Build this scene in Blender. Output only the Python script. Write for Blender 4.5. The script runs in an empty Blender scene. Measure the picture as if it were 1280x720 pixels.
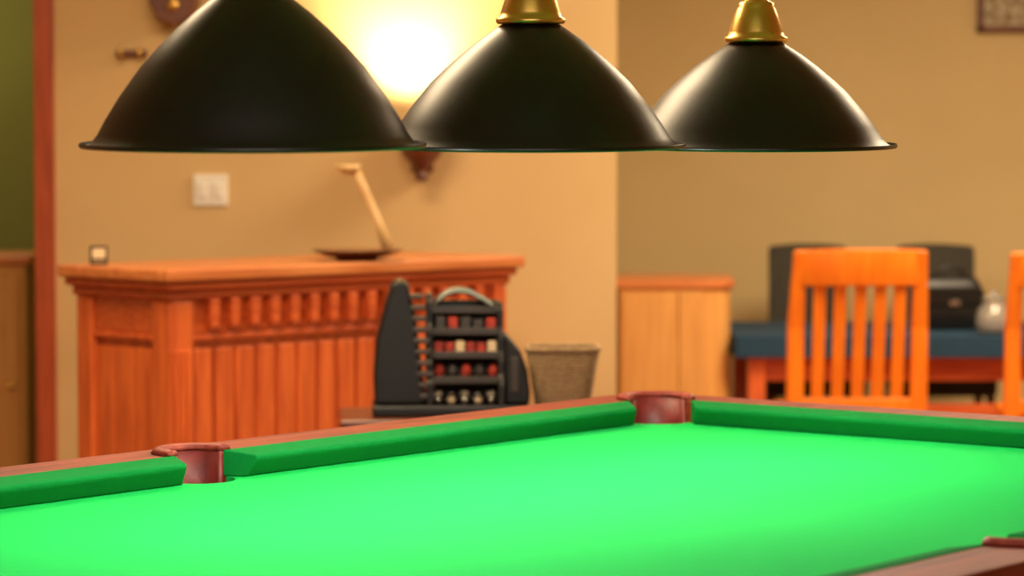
import bpy, bmesh, math, random
from mathutils import Vector, Matrix
random.seed(4)
S=bpy.context.scene
S.view_settings.view_transform='Standard'

# ---------------------------------------------------------------- materials
def lin(c):
    r=[]
    for v in c:
        v/=255.
        r.append(v/12.92 if v<=.04045 else ((v+.055)/1.055)**2.4)
    return (r[0],r[1],r[2],1)
def mat(name,c,rough=.5,metal=0,c2=None,scale=(4,4,4),nscale=3,bump=0,bscale=80,spec=.5,emit=0,sheen=0,trans=0,coat=0,detail=5):
    m=bpy.data.materials.new(name); m.use_nodes=True
    nt=m.node_tree; b=nt.nodes['Principled BSDF']
    b.inputs['Base Color'].default_value=lin(c)
    b.inputs['Roughness'].default_value=rough
    b.inputs['Metallic'].default_value=metal
    b.inputs['Specular IOR Level'].default_value=spec
    b.inputs['Transmission Weight'].default_value=trans
    b.inputs['Sheen Weight'].default_value=sheen
    b.inputs['Coat Weight'].default_value=coat
    if emit:
        b.inputs['Emission Color'].default_value=lin(c); b.inputs['Emission Strength'].default_value=emit
    tc=nt.nodes.new('ShaderNodeTexCoord')
    if c2:
        mp=nt.nodes.new('ShaderNodeMapping'); mp.inputs['Scale'].default_value=scale
        nt.links.new(tc.outputs['Object'],mp.inputs['Vector'])
        n=nt.nodes.new('ShaderNodeTexNoise'); n.inputs['Scale'].default_value=nscale; n.inputs['Detail'].default_value=detail
        n.inputs['Distortion'].default_value=.4
        nt.links.new(mp.outputs[0],n.inputs['Vector'])
        r=nt.nodes.new('ShaderNodeValToRGB')
        r.color_ramp.elements[0].position=.35; r.color_ramp.elements[1].position=.68
        r.color_ramp.elements[0].color=lin(c2); r.color_ramp.elements[1].color=lin(c)
        nt.links.new(n.outputs['Fac'],r.inputs['Fac']); nt.links.new(r.outputs['Color'],b.inputs['Base Color'])
    if bump:
        n2=nt.nodes.new('ShaderNodeTexNoise'); n2.inputs['Scale'].default_value=bscale; n2.inputs['Detail'].default_value=4
        nt.links.new(tc.outputs['Object'],n2.inputs['Vector'])
        bp=nt.nodes.new('ShaderNodeBump'); bp.inputs['Strength'].default_value=bump; bp.inputs['Distance'].default_value=.003
        nt.links.new(n2.outputs['Fac'],bp.inputs['Height']); nt.links.new(bp.outputs[0],b.inputs['Normal'])
    return m
def wood(name,c,c2,axis='z',rough=.4,coat=.2,spec=.5):
    s={'z':(14,14,1.2),'x':(1.2,14,14),'y':(14,1.2,14)}[axis]
    return mat(name,c,rough,c2=c2,scale=s,nscale=3,bump=.15,bscale=60,coat=coat,spec=spec)

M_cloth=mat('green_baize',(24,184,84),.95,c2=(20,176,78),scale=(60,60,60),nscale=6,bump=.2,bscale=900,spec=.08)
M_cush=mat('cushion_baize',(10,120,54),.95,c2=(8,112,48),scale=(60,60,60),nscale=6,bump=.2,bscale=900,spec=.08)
M_rail=wood('rail_wood',(140,52,24),(98,30,14),'x',.6,0,.25)
M_apron=wood('apron_wood',(120,55,28),(84,34,18),'x')
M_leather=mat('pocket_leather',(122,32,26),.5,c2=(92,20,18),scale=(8,8,8),bump=.3,bscale=120)
M_lip=mat('pocket_lip_leather',(150,62,44),.55,c2=(118,36,28),scale=(10,10,10),bump=.3,bscale=120,spec=.3)
M_dark=mat('dark_void',(14,8,6),.9)
M_black=mat('black_enamel',(9,9,12),.36,c2=(7,7,10),scale=(3,3,3),bump=.05,bscale=200,spec=.5)
M_inner=mat('white_enamel',(225,220,205),.5)
M_brass=mat('brass',(240,202,114),.30,metal=1,c2=(224,180,90),scale=(6,6,6))
M_bulb=mat('bulb_glow',(255,225,170),.4,emit=6)
M_wall=mat('wall_paint_warm',(218,188,136),.85,c2=(212,180,128),scale=(1,1,1),nscale=2,bump=.08)
M_wallf=mat('wall_paint_olive_beige',(212,188,138),.85,c2=(206,182,132),scale=(1,1,1),nscale=2,bump=.08)
M_olive=mat('wall_paint_olive',(122,120,48),.85,c2=(114,112,42),scale=(1,1,1),nscale=2,bump=.08)
M_ceil=mat('ceiling_paint',(232,220,196),.9,bump=.05)
M_floor=wood('floor_boards',(150,100,62),(112,70,42),'y',.4)
M_trim=wood('trim_wood',(190,88,50),(156,66,36),'z')
M_cherry=wood('cherry_wood',(220,108,48),(184,78,32),'z')
M_cherryh=wood('cherry_wood_h',(210,98,44),(174,70,30),'x')
M_top=wood('counter_top_wood',(208,130,72),(184,102,52),'x')
M_tan=wood('tan_wood',(222,164,92),(206,146,76),'z')
M_chair=wood('orange_wood',(252,136,24),(240,118,18),'z',.4)
M_brown=wood('dark_brown_wood',(118,62,38),(82,40,26),'x')
M_plastic=mat('black_plastic',(13,12,12),.45,bump=.05)
M_plastic2=mat('grey_plastic',(62,56,52),.4)
M_chrome=mat('chrome',(210,205,198),.25,metal=1)
M_red=mat('red_card',(206,62,34),.5,c2=(150,40,24),scale=(20,20,20))
M_cream=mat('cream_card',(226,200,160),.5)
M_blue=mat('blue_cloth',(4,58,86),.8,c2=(3,46,70),scale=(20,20,20),bump=.2)
M_up=mat('dark_upholstery',(64,60,50),.8,c2=(50,48,40),scale=(20,20,20),bump=.2)
M_blk=mat('black_leather',(12,12,12),.4,bump=.2)
M_glass=mat('clear_glass',(240,240,235),.08,trans=.85)
M_wire=mat('beige_wicker',(176,146,106),.7,c2=(140,112,78),scale=(30,30,30))
M_white=mat('white_plastic',(238,236,228),.5)
M_ladle=wood('pale_wood',(224,188,134),(204,164,108),'z')
M_pic=mat('picture_print',(206,196,170),.6,c2=(120,96,60),scale=(12,12,12))
M_face=mat('clock_face',(216,200,160),.5)

# ---------------------------------------------------------------- helpers
def link(o,parent=None):
    S.collection.objects.link(o)
    if parent: o.parent=parent
    return o
def empty(name,loc,rz=0):
    e=bpy.data.objects.new(name,None); e.location=loc; e.rotation_euler=(0,0,math.radians(rz)); e.empty_display_size=.1
    return link(e)
def fromdata(name,vs,fs,m,parent=None,smooth=False,bevel=0):
    me=bpy.data.meshes.new(name); me.from_pydata([tuple(v) for v in vs],[],fs)
    bm=bmesh.new(); bm.from_mesh(me); bmesh.ops.recalc_face_normals(bm,faces=bm.faces); bm.to_mesh(me); bm.free()
    me.materials.append(m)
    for p in me.polygons: p.use_smooth=smooth
    o=bpy.data.objects.new(name,me); link(o,parent)
    if bevel:
        b=o.modifiers.new('bevel','BEVEL'); b.width=bevel; b.segments=3; b.limit_method='ANGLE'; b.angle_limit=math.radians(35)
    return o
def box(name,a,b,m,parent=None,bevel=.003):
    (x0,y0,z0),(x1,y1,z1)=a,b
    vs=[(x0,y0,z0),(x1,y0,z0),(x1,y1,z0),(x0,y1,z0),(x0,y0,z1),(x1,y0,z1),(x1,y1,z1),(x0,y1,z1)]
    fs=[(0,3,2,1),(4,5,6,7),(0,1,5,4),(1,2,6,5),(2,3,7,6),(3,0,4,7)]
    return fromdata(name,vs,fs,m,parent,bevel=bevel)
def lathe(name,prof,m,parent=None,seg=64,loc=(0,0,0),smooth=True,closed=False):
    vs=[];fs=[];n=len(prof)
    for i in range(seg):
        a=2*math.pi*i/seg
        for r,z in prof: vs.append((r*math.cos(a)+loc[0],r*math.sin(a)+loc[1],z+loc[2]))
    for i in range(seg):
        j=(i+1)%seg
        for k in range(n if closed else n-1):
            k2=(k+1)%n
            fs.append((i*n+k,j*n+k,j*n+k2,i*n+k2))
    return fromdata(name,vs,fs,m,parent,smooth)
def tube(name,pts,r,m,parent=None,seg=10):
    pts=[Vector(p) for p in pts]; vs=[];fs=[]
    rs=r if isinstance(r,(list,tuple)) else [r]*len(pts)
    for i,p in enumerate(pts):
        t=(pts[min(i+1,len(pts)-1)]-pts[max(i-1,0)]).normalized()
        up=Vector((0,0,1)) if abs(t.z)<.9 else Vector((1,0,0))
        a=t.cross(up).normalized(); b=t.cross(a).normalized()
        for k in range(seg):
            th=2*math.pi*k/seg; vs.append(p+(a*math.cos(th)+b*math.sin(th))*rs[i])
    for i in range(len(pts)-1):
        for k in range(seg):
            k2=(k+1)%seg; fs.append((i*seg+k,i*seg+k2,(i+1)*seg+k2,(i+1)*seg+k))
    fs.append(tuple(range(seg))[::-1]); fs.append(tuple((len(pts)-1)*seg+k for k in range(seg)))
    return fromdata(name,vs,fs,m,parent,True)
def prism(name,poly,y0,y1,m,parent=None,bevel=.004,plane='xz'):
    n=len(poly)
    if plane=='xz': vs=[(x,y0,z) for x,z in poly]+[(x,y1,z) for x,z in poly]
    elif plane=='yz': vs=[(y0,y,z) for y,z in poly]+[(y1,y,z) for y,z in poly]
    else: vs=[(x,y,y0) for x,y in poly]+[(x,y,y1) for x,y in poly]
    fs=[tuple(range(n))[::-1],tuple(range(n,2*n))]+[(i,(i+1)%n,n+(i+1)%n,n+i) for i in range(n)]
    return fromdata(name,vs,fs,m,parent,bevel=bevel)
def arc(cx,cy,r,a0,a1,n=16):
    return [(cx+r*math.cos(math.radians(a0+(a1-a0)*i/n)),cy+r*math.sin(math.radians(a0+(a1-a0)*i/n))) for i in range(n+1)]

# ---------------------------------------------------------------- room
YB=9.23; YF=11.63
box('floor',(-4,-2.5,-.1),(4,12.6,0),M_floor,bevel=0)
box('ceiling',(-4,-2.5,2.7),(4,12.6,2.8),M_ceil,bevel=0)
box('wall_left',(-4.1,-2.5,0),(-4,12.6,2.7),M_wall,bevel=0)
box('wall_right',(4,-2.5,0),(4.1,12.6,2.7),M_wallf,bevel=0)
box('wall_behind',(-4,-2.6,0),(4,-2.5,2.7),M_wall,bevel=0)
box('wall_back',(-1.47,YB,0),(.335,YB+.15,2.7),M_wall,bevel=0)
box('wall_return',(.215,YB+.15,0),(.335,YF,2.7),M_wallf,bevel=0)
box('wall_far',(.215,YF,0),(4,YF+.15,2.7),M_wallf,bevel=0)
box('wall_lintel',(-4,YB,2.15),(-1.47,YB+.15,2.7),M_wall,bevel=0)
box('wall_olive',(-4,11.08,0),(.2,11.23,2.7),M_olive,bevel=0)
box('trim_1',(-1.525,YB-.03,0),(-1.462,YB+.17,2.2),M_trim)
box('trim_2',(-4,YB-.03,2.14),(-1.46,YB+.17,2.22),M_trim)
box('baseboard_back',(-1.46,YB-.02,0),(.345,YB,.1),M_trim)
box('baseboard_far',(.335,YF-.02,0),(4,YF,.1),M_trim)

# ---------------------------------------------------------------- billiard table
TZ=.785
T=empty('billiard_table',(.097,4.391,TZ),52)
HL,HW=1.29,.745
M2X=-.10   # middle pocket on the near rail
cr=.070; ccx,ccy=HL+.034,HW+.034; bx,by=HL+.05,HW+.05; mr=.062; mcy=HW+.055
d=math.degrees(math.asin((bx-ccx)/cr))
out=[]
c_arc=arc(ccx,ccy,cr,180-d,270+d)
dm=math.degrees(math.asin((by-mcy)/mr))
m_arc=arc(0,mcy,mr,180-dm,360+dm)
out+=m_arc+c_arc
out+=[(x,-y) for x,y in c_arc][::-1]
out+=[(x+M2X,-y) for x,y in m_arc][::-1]
out+=[(-x,-y) for x,y in c_arc]
out+=[(-x,y) for x,y in c_arc][::-1]
prism('bed_cloth',out,-.04,0,M_cloth,T,0,'xy')
prof=[(.020,.0),(.003,.026),(.0,.032),(.003,.038),(.055,.046),(.055,.0)]
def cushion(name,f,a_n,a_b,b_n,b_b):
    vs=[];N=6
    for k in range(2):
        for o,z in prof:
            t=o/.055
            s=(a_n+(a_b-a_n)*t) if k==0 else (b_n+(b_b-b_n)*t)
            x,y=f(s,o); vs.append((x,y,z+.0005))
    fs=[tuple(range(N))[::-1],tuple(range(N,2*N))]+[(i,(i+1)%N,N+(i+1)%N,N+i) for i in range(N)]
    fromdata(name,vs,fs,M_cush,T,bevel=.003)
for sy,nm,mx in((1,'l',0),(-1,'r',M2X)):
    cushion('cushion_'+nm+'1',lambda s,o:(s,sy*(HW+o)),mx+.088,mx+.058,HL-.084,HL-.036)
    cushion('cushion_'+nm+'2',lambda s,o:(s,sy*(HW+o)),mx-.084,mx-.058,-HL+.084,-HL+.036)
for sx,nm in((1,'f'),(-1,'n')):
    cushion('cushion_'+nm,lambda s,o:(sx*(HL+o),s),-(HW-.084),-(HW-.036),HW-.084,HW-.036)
ix,iy=HL+.055,HW+.055; ox,oy=HL+.165,HW+.165; rr=.05
wcx,wcy,wr=HL+.042,HW+.042,.066; wmy,wmr=HW+.062,.060
d2=math.degrees(math.asin((ix-wcx)/wr)); d3=math.degrees(math.asin((wmy-iy)/wmr))
ca=arc(wcx,wcy,wr,180-d2,-90+d2,24)
ma=arc(0,wmy,wmr,180+d3,0-d3,24)
inner=ma+ca+[(x,-y) for x,y in ca][::-1]+[(x+M2X,-y) for x,y in ma][::-1]+[(-x,-y) for x,y in ca]+[(-x,y) for x,y in ca][::-1]
outer=arc(ox-rr,oy-rr,rr,0,90,8)+arc(-ox+rr,oy-rr,rr,90,180,8)+arc(-ox+rr,-oy+rr,rr,180,270,8)+arc(ox-rr,-oy+rr,rr,270,360,8)
cu=bpy.data.curves.new('rail_frame','CURVE'); cu.dimensions='2D'; cu.fill_mode='BOTH'; cu.extrude=.046; cu.bevel_depth=.004; cu.bevel_resolution=2; cu.offset=-.004
for pts in(outer,inner):
    sp=cu.splines.new('POLY'); sp.points.add(len(pts)-1); sp.use_cyclic_u=True
    for p,q in zip(sp.points,pts): p.co=(q[0],q[1],0,1)
tmp=bpy.data.objects.new('tmp',cu); S.collection.objects.link(tmp); bpy.context.view_layer.update()
me=bpy.data.meshes.new_from_object(tmp.evaluated_get(bpy.context.evaluated_depsgraph_get())); bpy.data.objects.remove(tmp)
me.materials.clear(); me.materials.append(M_rail)
ro=bpy.data.objects.new('rail_frame',me); link(ro,T); ro.location=(0,0,-.005)
def pocket(i,cx,cy,r,a0,a1):
    n=28
    def sweep(nm,sec,m):
        vs=[];fs=[];k=len(sec)
        for j in range(n+1):
            a=math.radians(a0+(a1-a0)*j/n)
            for dr,z in sec: vs.append((cx+(r+dr)*math.cos(a),cy+(r+dr)*math.sin(a),z))
        for j in range(n):
            for q in range(k):
                q2=(q+1)%k; fs.append((j*k+q,j*k+q2,(j+1)*k+q2,(j+1)*k+q))
        fs.append(tuple(range(k))); fs.append(tuple(n*k+q for q in range(k)))
        fromdata('%s_%d'%(nm,i),vs,fs,m,T,True)
    sweep('pocket_liner',[(-.009,-.10),(-.009,.046),(0,.046),(0,-.10)],M_leather)
    sweep('pocket_lip',[(-.010,.0445),(-.009,.051),(-.003,.055),(.004,.056),(.012,.053),(.016,.0465),(0,.044)],M_lip)
    lathe('pocket_cup_%d'%i,[(.001,-.17),(r*.6,-.165),(r*.92,-.14),(r*.97,-.05)],M_dark,T,24,(cx,cy,0))
i=0
for sx in(1,-1):
    for sy in(1,-1):
        i+=1
        base=45*sx*sy+(0 if sx>0 else 180)
        pocket(i,sx*wcx,sy*wcy,wr,base-122,base+122)
pocket(5,0,wmy,wmr,-8,188); pocket(6,M2X,-wmy,wmr,172,368)
box('slate',(-HL-.1,-HW-.1,-.18),(HL+.1,HW+.1,-.172),M_apron,T,.002)
for sy in(1,-1): box('apron_side%d'%sy,(-HL-.12,sy*(HW+.12)-.015,-.30),(HL+.12,sy*(HW+.12)+.015,-.05),M_apron,T,.005)
for sx in(1,-1): box('apron_end%d'%sx,(sx*(HL+.12)-.015,-HW-.12,-.30),(sx*(HL+.12)+.015,HW+.12,-.05),M_apron,T,.005)
lp=[(.001,-TZ),(.05,-TZ),(.06,-.765),(.045,-.73),(.055,-.66),(.075,-.50),(.08,-.42),(.055,-.36),(.075,-.33),(.08,-.30),(.08,-.18),(.001,-.18)]
k=0
for x in(-1.2,0,1.2):
    for y in(-.65,.65):
        k+=1; lathe('leg_%d'%k,lp,M_apron,T,32,(x,y,0))

# ---------------------------------------------------------------- pendant lamps
prof_out=[(.2500,.004),(.2520,.001),(.2500,-.003),(.2440,-.002),(.2340,.004),(.2250,.014),(.2130,.034),(.1935,.062),(.1615,.102),(.1370,.126),(.1100,.150),(.0840,.171),(.0610,.187),(.0480,.196),(.0400,.199)]
pos=[(-.375,4.186),(.030,4.664),(.434,5.143)]
rimz=[1.3550,1.3540,1.3530]
for (x,y),z,sz in zip(pos,rimz,(1.12,.99,.93)):
    L=empty('pendant_lamp',(x,y,z),0)
    po=[(r,zz*sz if zz>.01 else zz) for r,zz in prof_out]
    pi_=[(r-.003 if r>.05 else r-.001,zz-.003) for r,zz in po[5:]]
    ct=po[-1][1]-.002
    parts=[lathe('shade',po,M_black,L,128),lathe('shade_lining',pi_,M_inner,L,96),
    lathe('brass_cap',[(a,b+ct) for a,b in [(.001,0),(.052,0),(.0560,.003),(.0560,.009),(.050,.012),(.048,.020),(.041,.042),(.034,.060),(.031,.064),(.031,.070),(.024,.073),(.018,.077),(.014,.085),(.014,.100),(.001,.100)]],M_brass,L,64)]
    for p in parts: p.rotation_euler=(math.radians(1.9),0,0)
    tube('stem',[(0,-.003,ct+.09),(0,0,2.69-z)],.007,M_brass,L)
    lathe('stem_ball',[(.001,ct+.108),(.012,ct+.112),(.017,ct+.120),(.012,ct+.128),(.001,ct+.132)],M_brass,L,24)
    lathe('ceiling_rose',[(.001,2.66-z),(.03,2.665-z),(.05,2.69-z),(.05,2.70-z),(.001,2.70-z)],M_brass,L,32)
    lathe('bulb',[(.001,.055),(.018,.058),(.030,.075),(.030,.095),(.018,.120),(.014,.135),(.014,.180)],M_bulb,L,32)
    ld=bpy.data.lights.new('bulb_light','POINT'); ld.energy=15.5; ld.color=(1,.95,.86); ld.shadow_soft_size=.045
    lo=bpy.data.objects.new('bulb_light',ld); link(lo,L); lo.location=(0,0,.03)

# ---------------------------------------------------------------- bar counter (cherry)
C=empty('bar_counter',(-.915,7.661,0),45.2)
LX,LY=1.31,.46
box('body',(.05,.05,0),(LX-.03,LY-.03,.93),M_cherry,C)
box('plinth',(.03,.03,0),(LX-.01,LY-.01,.10),M_cherryh,C,.006)
box('top_slab',(-.018,-.018,.985),(LX+.03,LY+.015,1.02),M_top,C,.008)
box('cornice_upper',(-.004,-.004,.962),(LX+.01,LY,.985),M_cherryh,C,.008)
box('cornice_cove',(.015,.015,.935),(LX,LY-.01,.962),M_cherryh,C,.008)
box('frieze',(.035,.035,.84),(LX-.02,LY-.02,.935),M_cherryh,C,.004)
box('frieze_bead',(.028,.028,.82),(LX-.015,LY-.015,.84),M_cherryh,C,.006)
for k in range(16):
    x=.15+k*.072
    prism('corbel_%d'%k,[(x,.935),(x+.034,.935),(x+.030,.855),(x+.004,.855)],.006,.04,M_cherryh,C,.004)
box('corner_post',(.022,.022,.10),(.105,.105,.935),M_cherry,C,.010)
for k in range(3): box('post_flute_%d'%k,(.034+k*.023,.016,.16),(.046+k*.023,.03,.80),M_cherry,C,.004)
box('end_post',(LX-.09,.022,.10),(LX-.01,.08,.935),M_cherry,C,.008)
box('side_post',(.022,LY-.09,.10),(.08,LY-.02,.935),M_cherry,C,.008)
for k in range(15): box('bead_%d'%k,(.115+k*.0745,.036,.15),(.180+k*.0745,.06,.80),M_cherry,C,.006)
for k in range(3): box('bead_side_%d'%k,(.036,.115+k*.084,.15),(.06,.194+k*.084,.80),M_cherry,C,.006)
box('rail_low',(.1,.028,.10),(LX-.05,.06,.15),M_cherryh,C,.005)

bw=empty('serving_bowl',(-.445,8.27,1.0205))
lathe('bowl',[(.001,0),(.055,0),(.06,.006),(.10,.014),(.132,.028),(.135,.030),(.127,.029),(.100,.019),(.05,.010),(.001,.010)],M_brown,bw,48)
ld_=empty('wooden_ladle',(-.425,8.27,1.040))
tube('handle',[(.072,0,.01),(.04,.0,.09),(.005,.0,.17),(-.028,0,.25)],[.018,.014,.013,.014],M_ladle,ld_)
lathe('ladle_head',[(.001,0),(.018,.003),(.032,.014),(.038,.030),(.032,.026),(.014,.010),(.001,.008)],M_ladle,ld_,32,(-.045,0,.225))
pf=empty('photo_frame',(-1.14,7.94,1.0205),12)
for a,b_ in(((-.024,0,0),(-.018,.006,.052)),((.018,0,0),(.024,.006,.052)),((-.024,0,.046),(.024,.006,.052)),((-.024,0,.012),(.024,.006,.018))): box('bar',a,b_,M_plastic,pf,.001)
box('print',(-.018,.002,.018),(.018,.005,.046),M_cream,pf,.0005)
box('foot',(-.02,-.004,0),(.02,.025,.006),M_plastic,pf,.001)

# ---------------------------------------------------------------- side table, rack, basket
YJ=7.38
st=empty('side_table',(-.115,YJ,0),4)
box('top',(-.33,-.19,.632),(.36,.17,.665),M_brown,st,.010)
box('apron',(-.29,-.16,.56),(.30,.14,.632),M_brown,st,.004)
for k,(x,y) in enumerate(((-.29,-.16),(.25,-.16),(-.29,.10),(.25,.10))): box('leg_%d'%k,(x,y,0),(x+.04,y+.04,.57),M_brown,st,.004)

J=empty('tabletop_display_rack',(-.158,YJ-.02,.666),3)
box('plinth',(-.20,-.12,0),(.20,.11,.028),M_plastic,J,.008)
prism('left_wing',[(-.195,.028),(-.198,.10),(-.190,.19),(-.168,.28),(-.150,.335),(-.132,.345),(-.108,.335),(-.092,.26),(-.076,.14),(-.062,.028)],-.10,.08,M_plastic,J,.010)
for k in range(10):
    z=.045+k*.028
    box('wing_rib_%d'%k,(-.100-.003*k+.020,-.113,z),(-.058-.0035*k+.020,-.08,z+.013),M_plastic2,J,.003)
sp_=[(-.115,.028),(-.115,.085),(-.095,.115),(-.095,.15),(-.070,.175),(-.070,.21),(-.045,.235),(-.045,.285),(-.02,.305),(.10,.305),(.10,.028)]
prism('panel_l',sp_,-.062,-.046,M_plastic,J,.003,'yz')
prism('panel_r',[(a,b*.93) for a,b in sp_],.118,.134,M_plastic,J,.003,'yz')
box('rack_back',(-.06,.06,.028),(.13,.10,.285),M_plastic,J,.003)
for k,(z,yf) in enumerate(((.088,-.112),(.150,-.092),(.208,-.068),(.262,-.045))):
    box('shelf_%d'%k,(-.048,yf,z),(.120,.065,z+.008),M_plastic,J,.002)
    box('shelf_lip_%d'%k,(-.048,yf-.004,z-.004),(.120,yf+.002,z+.014),M_plastic2,J,.002)
rf=[(-.05+.17*t/12,.272+.048*math.sin(math.pi*(t/12)**.8)) for t in range(13)]
prism('roof',rf+[(a,b-.012) for a,b in rf][::-1],-.05,.09,M_plastic2,J,.002)
rf2=[(a,b+.003) for a,b in rf[1:-1]]
prism('roof_trim',rf2+[(a,b-.010) for a,b in rf2][::-1],-.056,-.048,M_chrome,J,.001)
for k in range(6):
    x=-.042+k*.027; h=.024+random.random()*.014
    box('red_pack_%d'%k,(x,-.075,.158),(x+.022,-.02,.158+h),[M_red,M_red,M_cream][k%3],J,.002)
for k in range(5):
    x=-.038+k*.032; h=.022+random.random()*.012
    box('small_pack_%d'%k,(x,-.05,.216),(x+.024,.0,.216+h),[M_plastic2,M_red,M_plastic2][k%3],J,.002)
for k in range(5):
    lathe('jar_%d'%k,[(.001,0),(.012,.0),(.013,.022),(.009,.028),(.009,.034),(.001,.035)],[M_red,M_plastic2][k%2],J,20,(-.030+k*.034,-.075,.096))
for k in range(10):
    lathe('cup_%d'%k,[(.001,0),(.008,.002),(.011,.010),(.011,.018),(.001,.020)],[M_chrome,M_cream][k%2],J,16,(-.034+(k%5)*.034,-.085+.03*(k//5),.029+.012*(k//5)))
prism('right_shoulder',[(.134,.028),(.134,.21),(.150,.195),(.175,.165),(.193,.115),(.20,.06),(.198,.028)],-.10,.10,M_plastic,J,.012)
box('shoulder_strap',(.150,-.108,.06),(.170,-.10,.15),M_plastic2,J,.003)

# square woven waste basket
wb=empty('wicker_basket',(.130,YJ-.01,.666))
def ringpts(hx,hy,z,n=56,ph=0,amp=0):
    p=[]
    for i in range(n+1):
        a=2*math.pi*i/n; c_,s_=math.cos(a),math.sin(a)
        w=1+amp*math.cos(n/2*a+ph)
        p.append((hx*w*math.copysign(abs(c_)**.35,c_),hy*w*math.copysign(abs(s_)**.35,s_),z))
    return p
for k in range(22):
    t=k/22; tube('weave_%d'%k,ringpts(.064+.026*t,.055+.022*t,.005+.158*t,56,(k%2)*math.pi,.022),.0036,M_wire,wb,6)
tube('rim',ringpts(.092,.079,.166),.0065,M_wire,wb,8)
a_=ringpts(.064,.055,.003,28); b_=ringpts(.090,.077,.165,28)
for k in range(28): tube('stake_%d'%k,[a_[k],b_[k]],.0028,M_wire,wb,6)
box('base',(-.058,-.05,0),(.058,.05,.005),M_wire,wb,.001)

# ---------------------------------------------------------------- cabinets
lc=empty('storage_cabinet',(-2.2,10.06,0))
box('carcass',(-.6,0,0),(.50,.45,.93),M_tan,lc,.004)
box('top',(-.62,-.02,.93),(.52,.46,.962),M_top,lc,.006)
for k in range(3): box('door_%d'%k,(-.58+.36*k,-.018,.06),(-.24+.36*k,0,.90),M_tan,lc,.005)
for k in range(3): lathe('knob_%d'%k,[(.001,0),(.012,0),(.015,.01),(.001,.02)],M_brass,lc,16,(-.27+.36*k,-.03,.5))

sc=empty('sideboard',(.575,9.97,0))
def rrect(x0,y0,x1,y1,r):
    return arc(x1-r,y0+r,r,-90,0,10)+[(x1,y1),(x0,y1),(x0,y0)]
prism('carcass',rrect(-.205,0,.190,.45,.10),.06,.852,M_tan,sc,.003,'xy')
prism('top',rrect(-.215,-.012,.205,.46,.11),.852,.881,M_top,sc,.005,'xy')
prism('plinth',rrect(-.19,.02,.175,.44,.09),0,.06,M_brown,sc,.002,'xy')
box('door_1',(-.195,-.010,.09),(.0,.0,.84),M_tan,sc,.003)
box('door_2',(.004,-.010,.09),(.088,.0,.84),M_tan,sc,.003)

# ---------------------------------------------------------------- dining set
def chair(loc,rz,m,h=1.0,name='dining_chair'):
    c=empty(name,loc,rz)
    W=.205
    for s in(-1,1):
        vs=[];fs=[]
        for z,y,hw,xo in((0,.02,.018,0),(.45,.035,.028,0),(.75,.02,.026,0),(h,-.03,.020,-.006)):
            x=s*(W+xo)
            for dx,dy in((-hw,-.018),(hw,-.018),(hw,.018),(-hw,.018)): vs.append((x+dx,y+dy,z))
        for i in range(3):
            for k in range(4): fs.append((i*4+k,i*4+(k+1)%4,i*4+4+(k+1)%4,i*4+4+k))
        fs+=[(0,1,2,3),(12,13,14,15)]
        fromdata('back_post_%d'%(s+1),vs,fs,m,c,bevel=.005)
        box('front_leg_%d'%(s+1),(s*.19-.02,.40,0),(s*.19+.02,.44,.44),m,c,.004)
        box('side_rail_%d'%(s+1),(s*.19-.01,.05,.38),(s*.19+.01,.42,.44),m,c,.003)
        box('stretcher_%d'%(s+1),(s*.19-.01,.05,.18),(s*.19+.01,.42,.21),m,c,.003)
    n=10; vs=[];fs=[]
    for i in range(n+1):
        t=i/n*2-1; x=t*(W+.012); yb=-.045*(1-t*t)-.022
        top=h+.006*(1-t*t)
        for dy,z in((-.011,h-.115),(.011,h-.115),(.011,top),(-.011,top)): vs.append((x,yb+dy+(h-z)*.12,z))
    for i in range(n):
        for k in range(4): fs.append((i*4+k,i*4+(k+1)%4,i*4+4+(k+1)%4,i*4+4+k))
    fs+=[(0,1,2,3),tuple(n*4+k for k in range(4))]
    fromdata('crest_rail',vs,fs,m,c,True,bevel=.004)
    for k in range(5):
        x=-.132+k*.066; t=x/W; yb=-.045*(1-t*t)*.9-.012
        vs=[]
        for z,y in((.50,.030),(.75,yb*.5+.012),(h-.09,yb+.008)):
            for dx,dy in((-.020,-.006),(.020,-.006),(.020,.006),(-.020,.006)): vs.append((x+dx,y+dy,z))
        fs=[(0,1,2,3),(8,9,10,11)]
        for i in range(2):
            for q in range(4): fs.append((i*4+q,i*4+(q+1)%4,i*4+4+(q+1)%4,i*4+4+q))
        fromdata('slat_%d'%k,vs,fs,m,c,bevel=.002)
    box('low_back_rail',(-.19,.018,.47),(.19,.045,.515),m,c,.004)
    box('seat',(-.22,.045,.44),(.22,.46,.47),m,c,.010)
    return c
chair((1.137,9.43,0),3,M_chair,1.005)
chair((1.835,9.33,0),-4,M_chair,1.0)

dt=empty('dining_table',(1.62,10.33,-.012))
box('tabletop',(-.83,-.38,.665),(.95,.38,.69),M_cherryh,dt,.004)
box('tablecloth_top',(-.845,-.395,.690),(.965,.395,.702),M_blue,dt,.006)
box('tablecloth_front',(-.845,-.400,.625),(.965,-.390,.702),M_blue,dt,.003)
box('tablecloth_side',(-.850,-.395,.625),(-.840,.395,.702),M_blue,dt,.003)
box('apron_f',(-.78,-.34,.54),(.9,-.32,.665),M_cherryh,dt,.003)
box('apron_b',(-.78,.32,.54),(.9,.34,.665),M_cherryh,dt,.003)
box('stretcher_f',(-.78,-.34,.36),(.9,-.32,.46),M_cherryh,dt,.003)
for k,(x,y) in enumerate(((-.80,-.36),(.86,-.36),(-.80,.30),(.86,.30))): box('leg_%d'%k,(x,y,.012),(x+.06,y+.06,.665),M_cherry,dt,.004)

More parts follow.
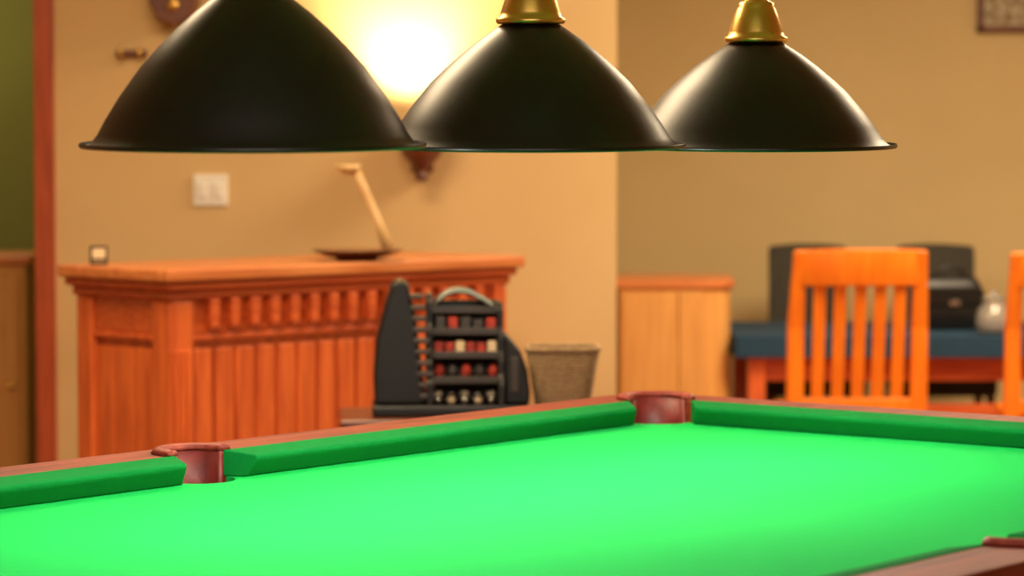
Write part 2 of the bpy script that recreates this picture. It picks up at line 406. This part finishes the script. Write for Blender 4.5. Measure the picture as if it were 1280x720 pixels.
def uph(loc,rz):
    c=empty('upholstered_chair',loc,rz)
    n=8;vs=[];fs=[]
    for i in range(n+1):
        t=i/n*2-1;x=t*.15
        for dy,z in((-.03,.50),(.03,.50),(.03,.955+.008*(1-t*t)),(-.03,.955+.008*(1-t*t))): vs.append((x,.05*(1-t*t)+dy+(z-.5)*.12,z))
    for i in range(n):
        for k in range(4): fs.append((i*4+k,i*4+(k+1)%4,i*4+4+(k+1)%4,i*4+4+k))
    fs+=[(0,1,2,3),tuple(n*4+k for k in range(4))]
    fromdata('backrest',vs,fs,M_up,c,True,bevel=.015)
    box('seat',(-.19,-.30,.40),(.19,.04,.48),M_up,c,.02)
    for k,(x,y) in enumerate(((-.18,-.29),(.15,-.29),(-.18,0),(.15,0))): box('leg_%d'%k,(x,y,0),(x+.03,y+.03,.41),M_brown,c,.003)
    for s in(-1,1): box('back_stile_%d'%s,(s*.12-.015,-.01,.42),(s*.12+.015,.02,.62),M_brown,c,.003)
uph((1.145,11.1,0),0)
uph((1.64,11.1,0),0)

hb=empty('handbag',(1.565,10.28,.691),8)
vs=[];fs=[];lv=[(0,.115,.05),(.01,.122,.055),(.08,.128,.055),(.135,.122,.045),(.175,.100,.028),(.19,.085,.014)]
n=32
for z,a,b__ in lv:
    for i in range(n):
        th=2*math.pi*i/n; vs.append((a*math.copysign(abs(math.cos(th))**.45,math.cos(th)),b__*math.copysign(abs(math.sin(th))**.45,math.sin(th)),z))
for l in range(len(lv)-1):
    for i in range(n): fs.append((l*n+i,l*n+(i+1)%n,(l+1)*n+(i+1)%n,(l+1)*n+i))
fs+=[tuple(range(n)),tuple((len(lv)-1)*n+i for i in range(n))]
fromdata('bag_body',vs,fs,M_blk,hb,True)
box('bag_flap',(-.10,-.062,.085),(.10,-.045,.155),M_blk,hb,.006)
box('bag_clasp',(-.018,-.067,.085),(.018,-.060,.105),M_chrome,hb,.002)
tube('bag_handle',[(.055*math.cos(math.radians(a)),-.0,.185+.035*math.sin(math.radians(a))) for a in range(0,181,15)],.007,M_blk,hb)
gj=empty('glass_jar',(1.680,10.03,.6905))
lathe('jar',[(.001,.0),(.050,.0),(.060,.015),(.062,.05),(.055,.085),(.038,.10),(.038,.115),(.042,.118),(.040,.12),(.035,.115),(.035,.10),(.052,.083),(.059,.05),(.056,.015),(.001,.006)],M_glass,gj,40)
lathe('jar_lid',[(.001,.118),(.040,.120),(.034,.130),(.008,.135),(.010,.148),(.001,.152)],M_glass,gj,32)

# ---------------------------------------------------------------- wall things
ws=empty('wall_sconce',(-.285,YB-.06,0))
lathe('bowl',[(.001,1.235),(.018,1.238),(.022,1.255),(.012,1.262),(.03,1.285),(.06,1.315),(.078,1.355),(.085,1.40),(.080,1.40),(.072,1.355),(.05,1.32),(.001,1.30)],M_brown,ws,40,(0,-.06,0))
box('backplate',(-.035,.0,1.26),(.035,.06,1.42),M_brown,ws,.008)
box('arm',(-.012,-.03,1.29),(.012,.02,1.32),M_brown,ws,.003)
def light(name,typ,loc,e,col,parent=None,**kw):
    l=bpy.data.lights.new(name,typ); l.energy=e; l.color=col
    for a,b in kw.items():
        if a!='rot': setattr(l,a,b)
    o=bpy.data.objects.new(name,l); link(o,parent); o.location=loc
    if 'rot' in kw: o.rotation_euler=[math.radians(v) for v in kw['rot']]
    return o
light('sconce_light','SPOT',(-.045,-.13,1.43),85,(1,.74,.40),ws,spot_size=math.radians(105),spot_blend=1,shadow_soft_size=.04,rot=(180-20,0,0))

wc=empty('wall_clock',(-1.07,YB-.06,0))
prism('case',[(-.075,1.80),(-.05,1.745),(0,1.725),(.05,1.745),(.075,1.80),(.075,2.05),(.09,2.07),(.0,2.16),(-.09,2.07),(-.075,2.05)],-.06,.06,M_brown,wc,.006)
o=lathe('dial',[(.001,0),(.055,0),(.058,.006),(.052,.010),(.001,.010)],M_face,wc,40); o.rotation_euler=(math.radians(90),0,0); o.location=(0,-.06,1.97)
tube('pendulum',[(0,-.068,1.90),(0,-.068,1.80)],.004,M_brass,wc)
o=lathe('bob',[(.001,0),(.018,.0),(.018,.006),(.001,.008)],M_brass,wc,24); o.rotation_euler=(math.radians(90),0,0); o.location=(0,-.062,1.79)
ch=empty('coat_hook',(-1.215,YB-.008,1.64))
box('plate',(-.05,-.012,-.012),(.05,.010,.012),M_brown,ch,.004)
for k in(-.03,.03): tube('hook_%d'%(k*100),[(k,-.01,0),(k,-.04,-.012),(k,-.05,.01),(k,-.045,.02)],.005,M_brass,ch)
sw=empty('light_switch',(-.965,YB,1.205))
box('plate',(-.055,-.010,-.05),(.055,0,.05),M_white,sw,.004)
for k in(-1,1): box('rocker_%d'%k,(k*.025-.014,-.016,-.024),(k*.025+.014,-.008,.024),M_white,sw,.003)
fr=empty('picture_frame',(2.06,YF-.018,1.98))
for a,b_ in(((-.19,-.02,-.18),(.19,.018,-.155)),((-.19,-.02,.155),(.19,.018,.18)),((-.19,-.02,-.18),(-.165,.018,.18)),((.165,-.02,-.18),(.19,.018,.18))): box('frame_bar',a,b_,M_brown,fr,.004)
box('print',(-.166,-.006,-.156),(.166,.012,.156),M_pic,fr,0)

# ---------------------------------------------------------------- fill: unseen area lamps added under the ceiling for ambient light
cl=empty('ceiling_fills',(0,0,0))
light('ceiling_light_1','AREA',(0,1.2,2.65),85,(1,.88,.74),cl,shape='RECTANGLE',size=2.5,size_y=2)  # added near the camera for the sheen on the lamp shades
light('ceiling_light_2','AREA',(-.9,6.5,2.65),95,(1,.75,.46),cl,shape='RECTANGLE',size=1.4,size_y=1.2)
light('ceiling_light_3','AREA',(1.9,8.6,2.65),140,(1,.79,.52),cl,shape='RECTANGLE',size=1.6,size_y=1.2)
light('ceiling_light_4','AREA',(-2.4,10.2,2.65),20,(1,.92,.66),cl,shape='RECTANGLE',size=.6,size_y=.6)
W=bpy.data.worlds.new('world'); S.world=W; W.use_nodes=True
W.node_tree.nodes['Background'].inputs[0].default_value=(.9,.75,.55,1); W.node_tree.nodes['Background'].inputs[1].default_value=.2

# ---------------------------------------------------------------- camera
cd=bpy.data.cameras.new('camera'); cam=bpy.data.objects.new('camera',cd); link(cam)
cam.location=(0,0,1.36); cam.rotation_euler=(math.radians(90)-math.atan(183/3600),0,0)
cd.sensor_width=36; cd.lens=36*3600/1280
cd.dof.use_dof=True; cd.dof.focus_distance=4.8; cd.dof.aperture_fstop=3.8
S.camera=cam
